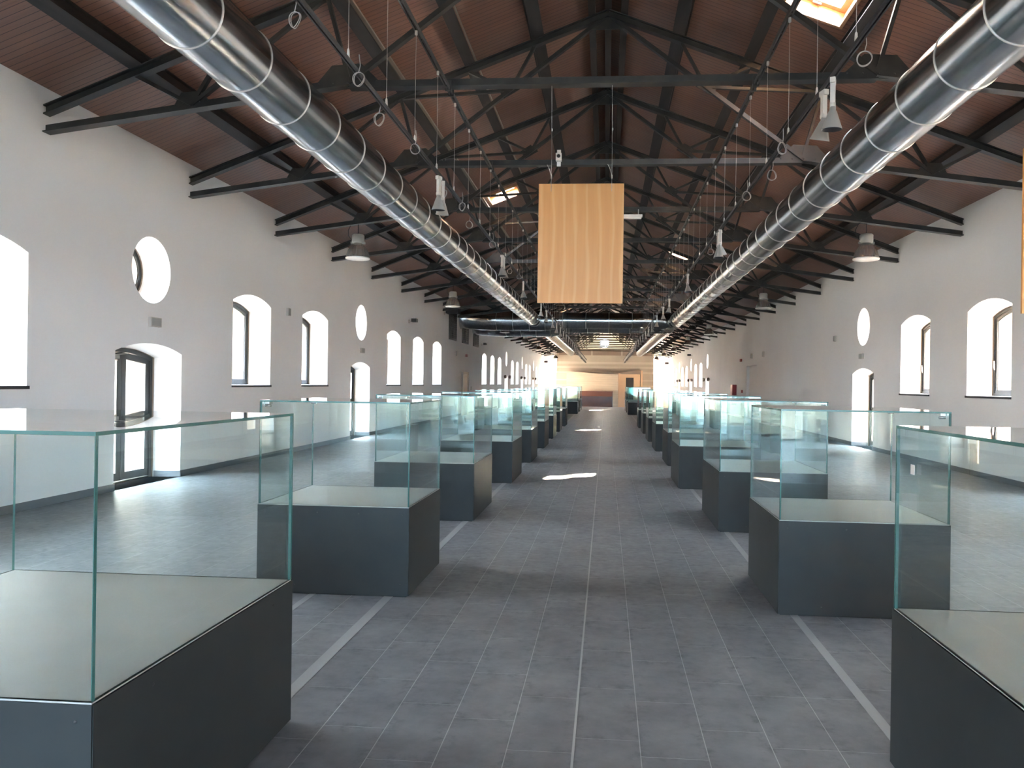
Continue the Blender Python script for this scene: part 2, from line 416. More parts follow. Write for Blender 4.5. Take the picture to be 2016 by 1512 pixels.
def build_wall(name, Xin, sg, wins, doors, niche=None):
    """Xin: inner face, sg: outward direction (-1 left, +1 right)"""
    mb = MB(); Xo = Xin + sg * WT; Xm = Xin + sg * DEPTH
    ops = []
    for y in wins: ops.append((y, [(WIN_IN, WIN_OUT)]))
    for y in doors: ops.append((y, [door_loops(floor_z(y)), (OC_IN, OC_OUT)]))
    if niche: ops.append((niche[0], 'niche'))
    ops.sort(key=lambda t: t[0])
    cuts = [Y0] + [(ops[i][0] + ops[i + 1][0]) / 2 for i in range(len(ops) - 1)] + [Y1]
    ztop_i, ztop_o, zb = roof_z(Xin) + 0.002, roof_z(Xo) + 0.002, -1.3
    def P(X, y, yz): return (X, y + yz[0], yz[1])
    for i, (y, loops) in enumerate(ops):
        a, b = cuts[i], cuts[i + 1]
        oi = [(Xin, a, zb), (Xin, b, zb), (Xin, b, ztop_i), (Xin, a, ztop_i)]
        oo = [(Xo, a, zb), (Xo, b, zb), (Xo, b, ztop_o), (Xo, a, ztop_o)]
        if loops == 'niche':
            h = niche[1] / 2; l = [(-h, 0.001), (h, 0.001), (h, niche[2]), (-h, niche[2])]; Xn = Xin + sg * 0.14
            mb.poly([oi, [P(Xin, y, p) for p in l]]); mb.poly([oo])
            mb.loft([[P(Xin, y, p) for p in l], [P(Xn, y, p) for p in l]]); mb.poly([[P(Xn, y, p) for p in l]])
            continue
        mb.poly([oi] + [[P(Xin, y, p) for p in li] for li, lo in loops])
        mb.poly([oo] + [[P(Xo, y, p) for p in lo] for li, lo in loops], 1)
        for li, lo in loops:
            mb.loft([[P(Xin, y, p) for p in li], [P(Xm, y, p) for p in lo]]); mb.loft([[P(Xm, y, p) for p in lo], [P(Xo, y, p) for p in lo]], 1)
    mb.add([(Xin, Y0, ztop_i), (Xin, Y1, ztop_i), (Xo, Y1, ztop_o), (Xo, Y0, ztop_o)], [(0, 1, 2, 3)])
    return mb.build(name, ['plaster', 'outer_stone'])
struct(build_wall('wall_left', XL, -1, W_Y_L, D_Y), 'long white plastered wall on the left with arched windows', 'wall')
struct(build_wall('wall_right', XR, 1, W_Y_R, D_Y, NICHE), 'long white plastered wall on the right with arched windows', 'wall')

# gable walls
def gable_pts(y): return [(XL - WT, y, -1.3), (XR + WT, y, -1.3), (XR + WT, y, roof_z(XR + WT)), (CXR, y, RIDGE), (XL - WT, y, roof_z(XL - WT))]
FILL_OPEN = [[(x - 1.35, .02), (x + 1.35, .02), (x + 1.35, 4.6), (x - 1.35, 4.6)] for x in (-4.6, -1.55, 1.5, 4.55)]   # unseen glazing added behind the viewpoint for soft light on the case fronts
g0 = MB()
for yy in (Y0, Y0 - 0.5): g0.poly([gable_pts(yy)] + [[(x, yy, z) for x, z in l] for l in FILL_OPEN])
for l in FILL_OPEN: g0.loft([[(x, Y0, z) for x, z in l], [(x, Y0 - .5, z) for x, z in l]])
struct(g0.build('wall_front', 'plaster'), 'white gable wall behind the viewpoint', 'wall')
def off(l, dx): return [(x + dx, z) for x, z in l]
G_OPEN = [(off(arch(1.5, 2.72, 4.0, 4.62), -5.25), 'tall arched window in the far gable wall, left of the stage wall'),
          (off(arch(1.5, 2.72, 4.0, 4.62), 5.15), 'tall arched window in the far gable wall, right of the stage wall'),
          (off(circle(0.52, 6.2), -0.22), 'round window glowing high in the far gable')]
g1 = MB()
for yy in (Y1, Y1 + 0.5): g1.poly([gable_pts(yy)] + [[(x, yy, z) for x, z in l] for l, lb in G_OPEN])
for l, lb in G_OPEN: g1.loft([[(x, Y1, z) for x, z in l], [(x, Y1 + 0.5, z) for x, z in l]])
struct(g1.build('wall_back', 'plaster'), 'white gable wall closing the far end of the hall', 'wall')

for i, l in enumerate(FILL_OPEN):
    rr = empty('window_%d' % (90 + i), (0, Y0 - .25, 0)); q = MB()
    (x0, z0), (x1, z1) = l[0], l[2]
    for a in ((x0, x0 + .06, z0, z1), (x1 - .06, x1, z0, z1), (x0 + .06, x1 - .06, z0, z0 + .06), (x0 + .06, x1 - .06, z1 - .06, z1), (x0 + .06, x1 - .06, 2.5, 2.56)): q.box(a[0], a[1], -.03, .03, a[2], a[3])
    q.build('window_frame', 'frame', rr)
    q = MB(); q.poly([[(x0 + .05, 0, z0 + .05), (x1 - .05, 0, z0 + .05), (x1 - .05, 0, z1 - .05), (x0 + .05, 0, z1 - .05)]]); q.build('window_pane', 'tinted_fill_glass', rr)
    struct(rr, 'tinted glazing added behind the viewpoint for soft front light, %s of four' % ORD[i].replace('nearest', 'first'), 'window')

# baseboards
def baseboard(name, X, sg, label):
    b = MB(); stops = [Y0]
    for d in [d for d in D_Y if d < 49]: stops += [d - 0.86, d + 0.86]
    stops.append(49)
    for i in range(0, len(stops), 2):
        x0, x1 = sorted((X, X - sg * 0.014)); b.box(x0, x1, stops[i], stops[i + 1], 0, 0.10)
    for d in [d for d in D_Y if d < 49]:              # returns along the door reveals
        for s in (-1, 1):
            y = d + s * 0.86; x0, x1 = sorted((X, X + sg * 0.40)); b.bar((X - sg * 0.01, y - s * 0.008, 0.05), (X + sg * 0.40, y - s * 0.09, 0.05), 0.012, 0.10)
    return struct(b.build(name, 'skirting'), label, 'baseboard')
baseboard('baseboard_left', XL, -1, 'grey tile skirting along the foot of the left wall')
baseboard('baseboard_right', XR, 1, 'grey tile skirting along the foot of the right wall')

# roof slopes with skylight holes
SKY_R = [10.42, 30.45, 44.05, 64.5]; SKY_L = [20.85, 54.1]
SK_W, SK_L = 0.86, 0.96                                # across the slope (plan), along the hall
SK_X = 2.80
def build_roof():
    mb = MB(); TH = 0.20
    for sg, lst in ((-1, SKY_L), (1, SKY_R)):
        xe = (XL - 1.25) if sg < 0 else (XR + 1.25)
        for dz in (0.0, TH):
            P = lambda x, y: (x, y, roof_z(x) + dz)
            cuts = [Y0 - 0.6] + [(lst[i] + lst[i + 1]) / 2 for i in range(len(lst) - 1)] + [Y1 + 0.6]
            for i, c in enumerate(lst):
                a, b = cuts[i], cuts[i + 1]; xc = CXR + sg * SK_X
                hole = [P(xc - SK_W / 2, c - SK_L / 2), P(xc + SK_W / 2, c - SK_L / 2), P(xc + SK_W / 2, c + SK_L / 2), P(xc - SK_W / 2, c + SK_L / 2)]
                mb.poly([[P(CXR, a), P(xe, a), P(xe, b), P(CXR, b)], hole])
        for a, b in ((Y0 - 0.6, None), (Y1 + 0.6, None)):
            mb.add([(CXR, a, RIDGE), (xe, a, roof_z(xe)), (xe, a, roof_z(xe) + TH), (CXR, a, RIDGE + TH)], [(0, 1, 2, 3)])
        mb.add([(xe, Y0 - .6, roof_z(xe)), (xe, Y1 + .6, roof_z(xe)), (xe, Y1 + .6, roof_z(xe) + TH), (xe, Y0 - .6, roof_z(xe) + TH)], [(0, 1, 2, 3)])
    return mb.build('ceiling', 'roof')
struct(build_roof(), 'pitched ceiling of dark brown boards over the whole hall', 'ceiling')

# ------------------------------------------------------------------ windows and doors
def ring(mb, l0, l1, x0, x1, mi=0):
    """frame ring between outer loop l0 and inner loop l1, from x0 to x1"""
    A = lambda l, x: [(x, p[0], p[1]) for p in l]
    mb.loft([A(l0, x0), A(l1, x0), A(l1, x1), A(l0, x1), A(l0, x0)], mi)
def make_window():
    r = empty('window_proto')
    fr = MB(); l0 = WIN_OUT; l1 = arch(1.45 - 0.11, 1.555, 2.955, 3.095); ring(fr, l0, l1, -0.445, -0.50)
    l2 = arch(1.45 - 0.21, 1.605, 2.91, 3.045); ring(fr, l1, l2, -0.455, -0.51)
    fr.build('window_frame', 'frame', r)
    bd = MB(); ring(bd, l2, arch(1.45 - 0.235, 1.617, 2.90, 3.033), -0.475, -0.50); bd.build('glazing_bead', 'grey', r)
    p = MB(); p.poly([[(-0.487, y, z) for y, z in l2]]); p.build('window_pane', 'window_glass', r)
    s = MB(); s.box(-0.44, 0.03, -0.83, 0.83, 1.458, 1.497); s.build('window_sill', 'slate', r)
    h = MB(); h.bar((-0.44, -0.67, 2.05), (-0.425, -0.67, 2.05), 0.03, 0.12); h.bar((-0.425, -0.67, 2.02), (-0.425, -0.67, 2.16), 0.02, 0.02, (1, 0, 0)); h.build('handle', 'grey', r)
    return r
def make_oculus():
    r = empty('window_proto')
    fr = MB(); ring(fr, OC_OUT, circle(0.36, 3.262), -0.445, -0.50); fr.build('window_frame', 'frame', r)
    bd = MB(); ring(bd, circle(0.36, 3.262), circle(0.345, 3.262), -0.46, -0.49); bd.build('glazing_bead', 'grey', r)
    p = MB(); p.poly([[(-0.48, y, z) for y, z in circle(0.36, 3.262)]]); p.build('window_pane', 'window_glass', r)
    return r
def make_door():
    r = empty('door_proto')
    li, lo = door_loops(0.0)
    fr = MB(); ring(fr, lo, arch(1.56 - 0.13, 0.02, 1.89, 2.005), -0.45, -0.52); fr.build('door_frame', 'frame', r)
    for s, nm in ((-1, 'leaf'), (1, 'leaf')):
        lf = MB(); ya, yb = (s * 0.005, s * 0.71)
        # stiles, bottom rail, and a head that follows the arch
        for y0, y1 in ((ya, ya + s * 0.10), (yb - s * 0.085, yb)):
            a, b = sorted((y0, y1)); top = 1.985 if abs(a + b) < 0.5 else 1.90
            lf.box(-0.51, -0.465, a, b, 0.03, top)
        a, b = sorted((ya, yb)); lf.box(-0.51, -0.465, a, b, 0.03, 0.15)
        lf.bar((-0.4875, ya, 1.955), (-0.4875, yb, 1.875), 0.045, 0.10)
        L = lf.build('leaf', 'frame', r)
        p = MB(); a, b = sorted((ya + s * 0.10, yb - s * 0.085)); p.box(-0.49, -0.484, a, b, 0.15, 1.87); p.build('door_pane', 'window_glass', L)
        bd = MB()
        for yy in (ya + s * 0.105, yb - s * 0.09): bd.box(-0.50, -0.47, yy - 0.008, yy + 0.008, 0.15, 1.87)
        bd.build('glazing_bead', 'white', L)
        if s > 0:
            h = MB(); h.bar((-0.465, 0.05, 1.0), (-0.40, 0.05, 1.0), 0.025, 0.025); h.bar((-0.405, 0.05, 1.0), (-0.405, 0.62, 1.0), 0.03, 0.03); h.build('push_bar', 'white', L)
        else:
            h = MB(); h.box(-0.465, -0.42, -0.30, -0.12, 1.90, 1.95); h.bar((-0.44, -0.2, 1.955), (-0.44, 0.1, 1.985), 0.02, 0.012); h.build('door_closer', 'grey', L)
    return r
pw, po, pd = make_window(), make_oculus(), make_door()
used = set(); nwin = [0]; ndoor = [0]
def place(proto, X, y, sg, z=0.0):
    if id(proto) in used: o = copy_tree(proto)
    else: o = proto; used.add(id(proto))
    o.location = (X, y, z); o.rotation_euler = (0, 0, 0 if sg < 0 else PI); return o
for X, sg, wins, side in ((XL, -1, W_Y_L, 'left'), (XR, 1, W_Y_R, 'right')):
    vis = 0; seen_w = [y for y in wins if y > 4]
    for y in wins:
        nwin[0] += 1; o = place(pw, X, y, sg); o.name = 'window_%d' % nwin[0]
        lab = ('arched window with dark frame, %s along the %s wall' % (ORD[seen_w.index(y)], side)) if y > 4 else \
              'arched window in the %s wall behind the viewpoint, %s' % (side, 'further back' if y < -4 else 'nearer')
        struct(o, lab, 'window')
    seen_d = [y for y in D_Y if y > 4]
    for y in D_Y:
        nwin[0] += 1; o = place(po, X, y, sg); o.name = 'window_%d' % nwin[0]
        where = ('%s along the %s wall' % (ORD[seen_d.index(y)], side)) if y > 4 else ('in the %s wall %s' % (side, 'beside the viewpoint' if y > 0 else 'far behind the viewpoint'))
        struct(o, 'round window above a glass door, ' + where, 'window')
        ndoor[0] += 1; o = place(pd, X, y, sg, floor_z(y)); o.name = 'door_%d' % ndoor[0]
        struct(o, 'arched double glass door with dark frame, ' + where, 'door')
for l, lb in G_OPEN:
    if lb:
        nwin[0] += 1; r = empty('window_%d' % nwin[0], (0, Y1 + 0.25, 0)); fr = MB()
        cx = sum(p[0] for p in l) / len(l); cz = sum(p[1] for p in l) / len(l)
        l1 = [(cx + (x - cx) * 0.93, cz + (z - cz) * 0.95) for x, z in l]
        fr.loft([[(x, 0, z) for x, z in l], [(x, 0, z) for x, z in l1], [(x, 0.06, z) for x, z in l1], [(x, 0.06, z) for x, z in l]])
        fr.build('window_frame', 'frame', r)
        p = MB(); p.poly([[(x, 0.03, z) for x, z in l1]]); p.build('window_pane', 'window_glass', r)
        struct(r, lb, 'window')

# wooden door in the middle of the left wall
ndoor[0] += 1
r = empty('door_%d' % ndoor[0], (XL, 37.5, 0))
fr = MB(); fr.box(0, 0.10, -0.78, -0.66, 0, 2.12); fr.box(0, 0.10, 0.66, 0.78, 0, 2.12); fr.box(0, 0.10, -0.66, 0.66, 2.0, 2.12); fr.build('door_frame', 'door_lining', r)
for s in (-1, 1):
    lf = MB(); lf.box(0.005, 0.05, min(0, s * 0.655) + 0.003, max(0, s * 0.655) - 0.003, 0.01, 1.995); L = lf.build('leaf', 'door_wood', r)
    h = MB(); h.bar((0.05, s * 0.07, 1.05), (0.11, s * 0.07, 1.05), 0.02, 0.02); h.bar((0.10, s * 0.07, 1.05), (0.10, s * 0.19, 1.05), 0.02, 0.02); h.build('handle', 'chrome', L)
struct(r, 'brown wooden double door in the middle of the left wall under the vents', 'door')

# ------------------------------------------------------------------ roof trusses
TR0, TRS = 9.03, 3.33
TY = [TR0 + TRS * k for k in range(-1, 24)]
HX = 6.92
def chord_z(a): return 7.585 - 0.381 * a              # top of the top chord at distance a from the ridge
IPROF = [(-.06, -.055), (.06, -.055), (.06, -.040), (.012, -.040), (.012, .040), (.06, .040), (.06, .055), (-.06, .055), (-.06, .040), (-.012, .040), (-.012, -.040), (-.06, -.040)]
TPROF = [(-.07, -.05), (.07, -.05), (.07, -.035), (.014, -.035), (.014, .05), (-.014, .05), (-.014, -.035), (-.07, -.035)]
LPROF = [(-.032, -.032), (.032, -.032), (.032, -.018), (-.018, -.018), (-.018, .032), (-.032, .032)]
def make_truss():
    r = empty('roof_truss', (CXR, TR0, 5.16))
    zb = 5.16
    P = lambda a, z, s: Vector((s * a, 0, z - zb))
    nodes = [1.15, 2.25, 3.35, 4.5, 5.75]
    tie = MB(); tie.sweep(TPROF, P(3.06, 5.155, -1), P(3.06, 5.155, 1)); tie.build('tie_beam', 'steel', r)
    for s in (-1, 1):
        top = MB(); top.sweep(IPROF, P(0, chord_z(0) - .055, s), P(HX + .05, chord_z(HX + .05) - .055, s)); top.build('rafter', 'steel', r)
        G, W, A = (3.06, 5.19), (HX + .06, 4.66), (0.05, 7.47)
        Mn = ((G[0] + A[0]) / 2, (G[1] + A[1]) / 2); N = (5.02, 4.945)
        low = MB(); low.sweep(TPROF, P(*W, s), P(*G, s)); low.build('bottom_chord', 'steel', r)
        dg = MB(); dg.sweep([(-.04, -.03), (.04, -.03), (.04, .03), (-.04, .03)], P(*G, s), P(*A, s)); dg.build('diagonal_brace', 'steel', r)
        ch = lambda a: (a, chord_z(a) - .08)
        for p, q in ((G, ch(3.35)), (Mn, ch(1.15)), (Mn, ch(2.25)), (Mn, ch(3.35)), (N, ch(3.35)), (N, ch(4.5)), (N, ch(5.75))):
            st = MB(); st.sweep([(-.03, -.022), (.03, -.022), (.03, .022), (-.03, .022)], P(*p, s), P(*q, s)); st.build('web_strut', 'steel', r)
        for (a, z), pts in ((G, [(-.42, -.05), (.46, -.08), (.22, .20), (-.14, .22)]), (N, [(-.26, -.0), (.26, -.06), (.14, .15), (-.10, .17)]), (Mn, [(-.16, .02), (.10, -.13), (.20, .02), (.0, .15)])):
            gp = MB(); lp = [P(a + dx, z + dz, s) for dx, dz in pts]
            gp.loft([[(p.x, -.009, p.z) for p in lp], [(p.x, .009, p.z) for p in lp]])
            for q in (-.009, .009): gp.poly([[(p.x, q, p.z) for p in lp]])
            for t in range(5):                        # rivet heads
                u = t / 4; q = lp[0].lerp(lp[1], 0.1 + 0.8 * u) + Vector((0, 0, .055))
                gp.lathe([(0.0, -.02), (.012, -.016), (.016, -.009)], 6, (q.x, 0, q.z), 'Y')
            gp.build('gusset_plate', 'steel', r)
    ap = MB(); lp = [P(.30, 7.28, -1), P(.30, 7.28, 1), P(.10, 7.50, 1), P(.10, 7.50, -1)]
    ap.loft([[(p.x, -.014, p.z) for p in lp], [(p.x, .014, p.z) for p in lp]])
    for q in (-.014, .014): ap.poly([[(p.x, q, p.z) for p in lp]])
    ap.build('apex_plate', 'steel', r)
    return r
tr = make_truss()
for k, y in enumerate(TY):
    o = tr if k == 0 else copy_tree(tr)
    o.location = (CXR, y, 5.16)
    tag(o, 'black riveted steel roof truss, %s from the near end of the hall' % ('nearest' if k == 0 else ORD[k]), 'roof truss', 'steel trusses under the roof')

# purlins
for s, side in ((-1, 'left'), (1, 'right')):
    for i, a in enumerate((1.15, 2.25, 3.35, 4.5, 5.75)):
        x = CXR + s * a; zt = roof_z(x) - 0.004; zbm = 5.16 + chord_z(a) - 5.16 + 0.001
        b = MB(); h = zt - zbm; wd = 0.17 if a > 1.2 else 0.2
        up = Vector((s * 0.356, 0, 0.934)); c0 = Vector((x, Y0, (zt + zbm) / 2)); c1 = Vector((x, Y1, (zt + zbm) / 2))
        b.sweep([(-wd / 2, -h / 2), (wd / 2, -h / 2), (wd / 2, -h / 2 + .03), (.05, -h / 2 + .03), (.05, h / 2 - .02), (wd / 2, h / 2 - .02), (wd / 2, h / 2 - .002), (-wd / 2, h / 2 - .002),
                 (-wd / 2, h / 2 - .02), (-.05, h / 2 - .02), (-.05, -h / 2 + .03), (-wd / 2, -h / 2 + .03)], c0, c1, up)
        tag(b.build('purlin', 'purlin'), 'dark timber purlin on the %s roof slope, %s down from the ridge' % (side, 'first' if i == 0 else ORD[i]), 'purlin', 'purlins along the roof')
for dx, lb in ((-0.26, 'left'), (0.0, 'middle'), (0.26, 'right')):
    x = CXR + dx; b = MB(); b.box(x - .055, x + .055, Y0, Y1, chord_z(0) + 0.002 if dx == 0 else chord_z(.26) + .02, roof_z(x) - (0.03 if dx else 0.005))
    tag(b.build('ridge_beam', 'purlin'), 'dark ridge beam under the roof peak, %s one of three side by side' % lb, 'ridge beam', 'ridge beams')
for dx, wd, lb in ((-3.35, .05, 'broad pale conduit running along the third purlin of the left slope'), (-2.25, .018, 'thin pale conduit running along the second purlin of the left slope')):
    x = CXR + dx + 0.115; z = chord_z(abs(dx) - .115) + .045
    b = MB(); b.box(x - wd / 2 + .01, x + wd / 2 + .01, 2, 60, z, z + .03); tag(b.build('conduit', 'conduit'), lb, 'conduit')

# ------------------------------------------------------------------ skylights
def make_skylight():
    r = empty('skylight')
    # local frame: x across the slope (downhill +), y along the hall, z up off the boards
    hw, hl, t = SK_W / 2 * 1.055, SK_L / 2, 0.045
    fr = MB()
    fr.box(-hw, -hw + t, -hl, hl, -.045, .27); fr.box(hw - t, hw, -hl, hl, -.045, .27)
    fr.box(-hw + t, hw - t, -hl, -hl + t, -.045, .27); fr.box(-hw + t, hw - t, hl - t, hl, -.045, .27)
    fr.build('lining', 'pine', r)
    s = MB(); a, b, q = hw - t - .002, hl - t - .002, .085
    for x0, x1, y0, y1 in ((-a, -a + q, -b, b), (a - q, a, -b, b), (-a + q, a - q, -b, -b + q), (-a + q, a - q, b - q, b)): s.box(x0, x1, y0, y1, .15, .20)
    s.build('sash', 'pine', r)
    p = MB(); p.box(-a + q, a - q, -b + q, b - q, .172, .178); p.build('window_pane', 'window_glass', r)
    h = MB(); h.bar((-.06, b - .06, .135), (.06, b - .06, .135), .02, .025); h.build('handle', 'grey', r)
    return r
sk = make_skylight(); first = True
for sg, lst, side in ((1, SKY_R, 'right'), (-1, SKY_L, 'left')):
    for i, y in enumerate(lst):
        o = sk if first else copy_tree(sk); first = False
        x = CXR + sg * SK_X; o.location = (x, y, roof_z(x)); o.rotation_euler = (0, sg * math.atan(SL), 0)
        tag(o, 'pine framed skylight in the %s roof slope, %s of that slope' % (side, ORD[i]), 'skylight', 'skylights in the roof')

# ------------------------------------------------------------------ ventilation ducts
def make_duct(name, x, z, r_, y0, y1, label, mat, step=0.927, phase=0.0):
    r = empty(name, (x, y0, z))
    sh = MB(); n = 48
    prof = [(r_, 0.0), (r_, y1 - y0)]
    sh.lathe(prof, n, (0, 0, 0), 'Y'); sh.lathe([(r_ - .012, y1 - y0), (r_ - .012, 0.0)], n, (0, 0, 0), 'Y')
    for yy in (0.0, y1 - y0): sh.lathe([(r_ - .012, yy), (r_, yy)], n, (0, 0, 0), 'Y', smooth=False)
    sh.build('duct_shell', mat, r)
    rg = MB(); rg.lathe([(r_ - .002, -.009), (r_ + .007, -.006), (r_ + .010, 0), (r_ + .007, .006), (r_ - .002, .009)], n, (0, 0, 0), 'Y')
    me = rg.mesh('seam_ring', 'ring'); y = phase
    while y < y1 - y0:
        o = bpy.data.objects.new('seam_ring', me); C.objects.link(o); o.parent = r; o.location = (0, y, 0); y += step
    st = MB(); zt = 5.0 - z
    return tag(r, label, 'duct')
DXL, DXR, DZ, DR = -3.46, 3.22, 4.62, 0.306
# seam phases read off the photograph: left seams at Y = 6.5 + .927 k
make_duct('ventilation_duct', DXL, DZ, DR, 0.2, 36.75, 'long round silver duct running overhead along the left side, near half', 'duct', phase=0.30)
make_duct('ventilation_duct', DXR, DZ, DR, 0.2, 36.75, 'long round silver duct running overhead along the right side, near half', 'duct', phase=0.55)
make_duct('ventilation_duct', DXL, DZ, DR, 40.8, 75.6, 'round silver duct beyond the cross ducts, left side of the far half', 'duct_plain', phase=0.4)
make_duct('ventilation_duct', DXR, DZ, DR, 40.8, 75.6, 'round silver duct beyond the cross ducts, right side of the far half', 'duct_plain', phase=0.4)

def cross_duct(y, zc, rb, rs, label):
    r = empty('cross_duct', (0, y, zc)); zo = 0.0
    pts = [(XL + .003, -.75, 0), (-6.80, -.75, 0), (-6.55, -.69, 0), (-6.3, -.48, 0), (-6.05, -.22, 0), (-5.75, -.06, 0), (-5.3, 0, 0), (-4.4, 0, 0), (-2.95, 0, 0)]
    a = MB(); a.tube(pts, rb, 32, caps=False); a.build('wide_pipe', 'duct_plain', r)
    b = MB(); b.tube([(-2.95, 0, 0), (-2.1, 0, 5.03 - zc - rs)], [rb, rs], 32, caps=False); b.build('reducer', 'duct_plain', r)
    c = MB(); zz = 5.03 - zc - rs
    c.tube([(-2.1, 0, zz), (2.2, 0, zz), (2.75, -.05, zz), (3.05, -.2, zz), (3.2, -.5, zz)], rs, 32); c.build('narrow_pipe', 'duct_plain', r)
    for x, rr, zq in ((-5.3, rb, 0), (-4.5, rb, 0), (-3.7, rb, 0), (-2.95, rb, 0), (-2.1, rs, zz), (-1.0, rs, zz), (.1, rs, zz), (1.2, rs, zz), (2.2, rs, zz)):
        q = MB(); q.lathe([(rr - .002, -.012), (rr + .014, -.006), (rr + .014, .006), (rr - .002, .012)], 32, (x, 0, zq), 'X'); q.build('seam_ring', 'ring', r)
    return tag(r, label, 'duct')
cross_duct(37.15, 4.63, 0.49, 0.38, 'wide dark cross duct spanning the hall, the nearer of two')
cross_duct(40.75, 4.54, 0.47, 0.37, 'wide dark cross duct spanning the hall, the farther of two')

# louvred vents high on the left wall
for i, y in enumerate(VENTS):
    r = empty('louvre_vent', (XL, y, 3.5)); fr = MB()
    for a in ((-.78, -.70, 0, 1.72), (.70, .78, 0, 1.72), (-.70, .70, 0, .08), (-.70, .70, 1.64, 1.72), (-.03, .03, .08, 1.64)): fr.box(0, .06, *a)
    fr.build('vent_frame', 'louvre', r)
    bk = MB(); bk.box(0.0, .006, -.70, .70, .08, 1.64); bk.build('back_panel', 'dark', r)
    sl = MB()
    for k in range(15):
        z = .13 + k * .103
        sl.bar((.03, -.70, z), (.03, .70, z), .012, .085, Vector((0.55, 0, 0.83)))
    sl.build('slats', 'louvre', r)
    tag(r, 'dark louvred vent high on the left wall, %s of the three' % ('nearest' if i == 0 else ('middle' if i == 1 else 'farthest')), 'vent', 'louvred vents on the left wall')

# ------------------------------------------------------------------ glass display cases
PH, TOPZ, GT = 0.675, 1.46, 0.012
def make_case(xa, side, y0, wd, ln, label, dark=False, screws=True, sticker=False, pale=False):
    """xa: aisle face, side: -1 left row, +1 right row"""
    x0, x1 = (xa - wd, xa) if side < 0 else (xa, xa + wd)
    r = empty('display_case', ((x0 + x1) / 2, y0 + ln / 2, 0)); hx, hy = wd / 2, ln / 2
    p = MB(); t = .018
    p.box(-hx + .004, hx - .004, -hy + .004, hy - .004, .012, PH - .012)
    p.box(-hx + .02, hx - .02, -hy + .02, hy - .02, 0, .012)
    pm = 'plinth_black' if dark else 'plinth'
    p.build('plinth', pm, r)
    for nm, bx in (('front_panel', (-hx, hx - .0, -hy - .0, -hy + t)), ('rear_panel', (-hx, hx, hy - t, hy))):
        q = MB(); q.box(bx[0] + .0015, bx[1] - .0015, bx[2], bx[3], .012, PH - .006); q.build(nm, pm, r)
    for s in (-1, 1):
        q = MB(); a, b = sorted((s * hx, s * (hx + .002))); q.box(a, b, -hy + .003, hy - .003, .012, PH - .006); q.build('side_panel', pm, r)
    d = MB(); d.box(-hx + .006, hx - .006, -hy + .006, hy - .006, PH - .006, PH); d.build('deck', 'deck', r)
    z0, z1 = PH, TOPZ - GT
    E, Gm = 1, 0
    fy = [E, E, Gm, E, Gm, E]; fx = [E, E, E, Gm, E, Gm]; fz = [Gm, Gm, E, E, E, E]
    g = ['glass', 'glass_edge']
    ix, iy = hx - .004, hy - .004
    for y in (-iy, iy - GT):
        q = MB(); q.box(-ix, ix, y, y + GT, z0, z1, face_mi=fy); q.build('glass_pane', g, r)
    for x in (-ix, ix - GT):
        q = MB(); q.box(x, x + GT, -iy + GT + .001, iy - GT - .001, z0, z1, face_mi=fx); q.build('glass_pane', g, r)
    q = MB(); q.box(-ix, ix, -iy, iy, z1 + .0005, TOPZ, face_mi=fz); q.build('glass_lid', g, r)
    # chrome clips holding the hinged outer pane
    for dy in (-iy + .07, iy - .07):
        cl = MB(); xx = side * (ix - GT - .022)
        cl.box(xx - .022, xx + .022, dy - .03, dy + .03, z1 - .018, z1 - .001)
        cl.tube([(xx - .022, dy, z1 - .03), (xx + .022, dy, z1 - .03)], .012, 10); tag(cl.build('clip', 'chrome', r), 'chrome clip under the glass lid')
    if screws:
        me = None
        pts = [(-side * 0 + x, -hy - .001, z, 'Y') for x in (-hx + .06, -.12, .2, hx - .05) for z in (PH - .055,)]
        pts += [(hx - .06, -hy - .001, .10, 'Y'), (-hx + .3, -hy - .001, .07, 'Y')]
        pts += [(-side * (hx + .003), yy, PH - .06, 'X') for yy in (-hy + .3, hy - .22)]
        for x, y, z, ax in pts:
            q = MB(); q.lathe([(0.0, -.0015), (.0045, -.001), (.0055, 0.001)], 8, (x, y, z), ax); q.build('screw', 'dark', r)
    if sticker:
        q = MB(); q.box(-hx - .0015 + .004, -hx - .0005 + .004, hy - .21, hy - .17, 1.27, 1.31); tag(q.build('sticker', 'white', r), 'small white sticker on the glass')
    return tag(r, label, 'display case', 'glass display cases along the aisle')
L = [(-1.466, 2.12, 1.40, 1.43), (-1.452, 5.67, 1.17, 1.08), (-1.51, 8.86, 1.18, 1.42), (-1.482, 12.31, 1.17, 1.41), (-1.487, 15.55, 1.17, 1.40),
     (-1.498, 19.07, 1.17, 1.40), (-1.512, 22.45, 1.17, 1.40), (-1.513, 25.70, 1.17, 1.40), (-1.503, 29.06, 1.17, 1.40)]
R_ = [(1.245, 2.04, 1.40, 1.40), (1.235, 5.58, 1.17, 1.13), (1.262, 8.66, 1.17, 1.45), (1.15, 12.15, 1.25, 1.41), (1.243, 15.54, 1.17, 1.40),
      (1.215, 18.87, 1.17, 1.40), (1.209, 22.0, 1.17, 1.40), (1.23, 25.58, 1.17, 1.40), (1.225, 28.80, 1.17, 1.40)]
for side, lst, nm in ((-1, L, 'left'), (1, R_, 'right')):
    for i, (xa, y, wd, ln) in enumerate(lst):
        lab = 'glass display case on a dark grey plinth, %s in the %s row' % (ORD[i], nm)
        make_case(xa, side, y, wd, ln, lab, screws=i < 4, sticker=(side > 0 and i == 0))
for side, xa0, nm in ((-1, -1.485, 'left'), (1, 1.18, 'right')):
    for i, y in enumerate((41.1, 44.4, 47.2)):
        make_case(xa0, side, y, 1.17, 1.10, 'black-plinthed glass case far down the aisle, %s of three on the %s' % (('nearest', 'middle', 'farthest')[i], nm), dark=True, screws=False)

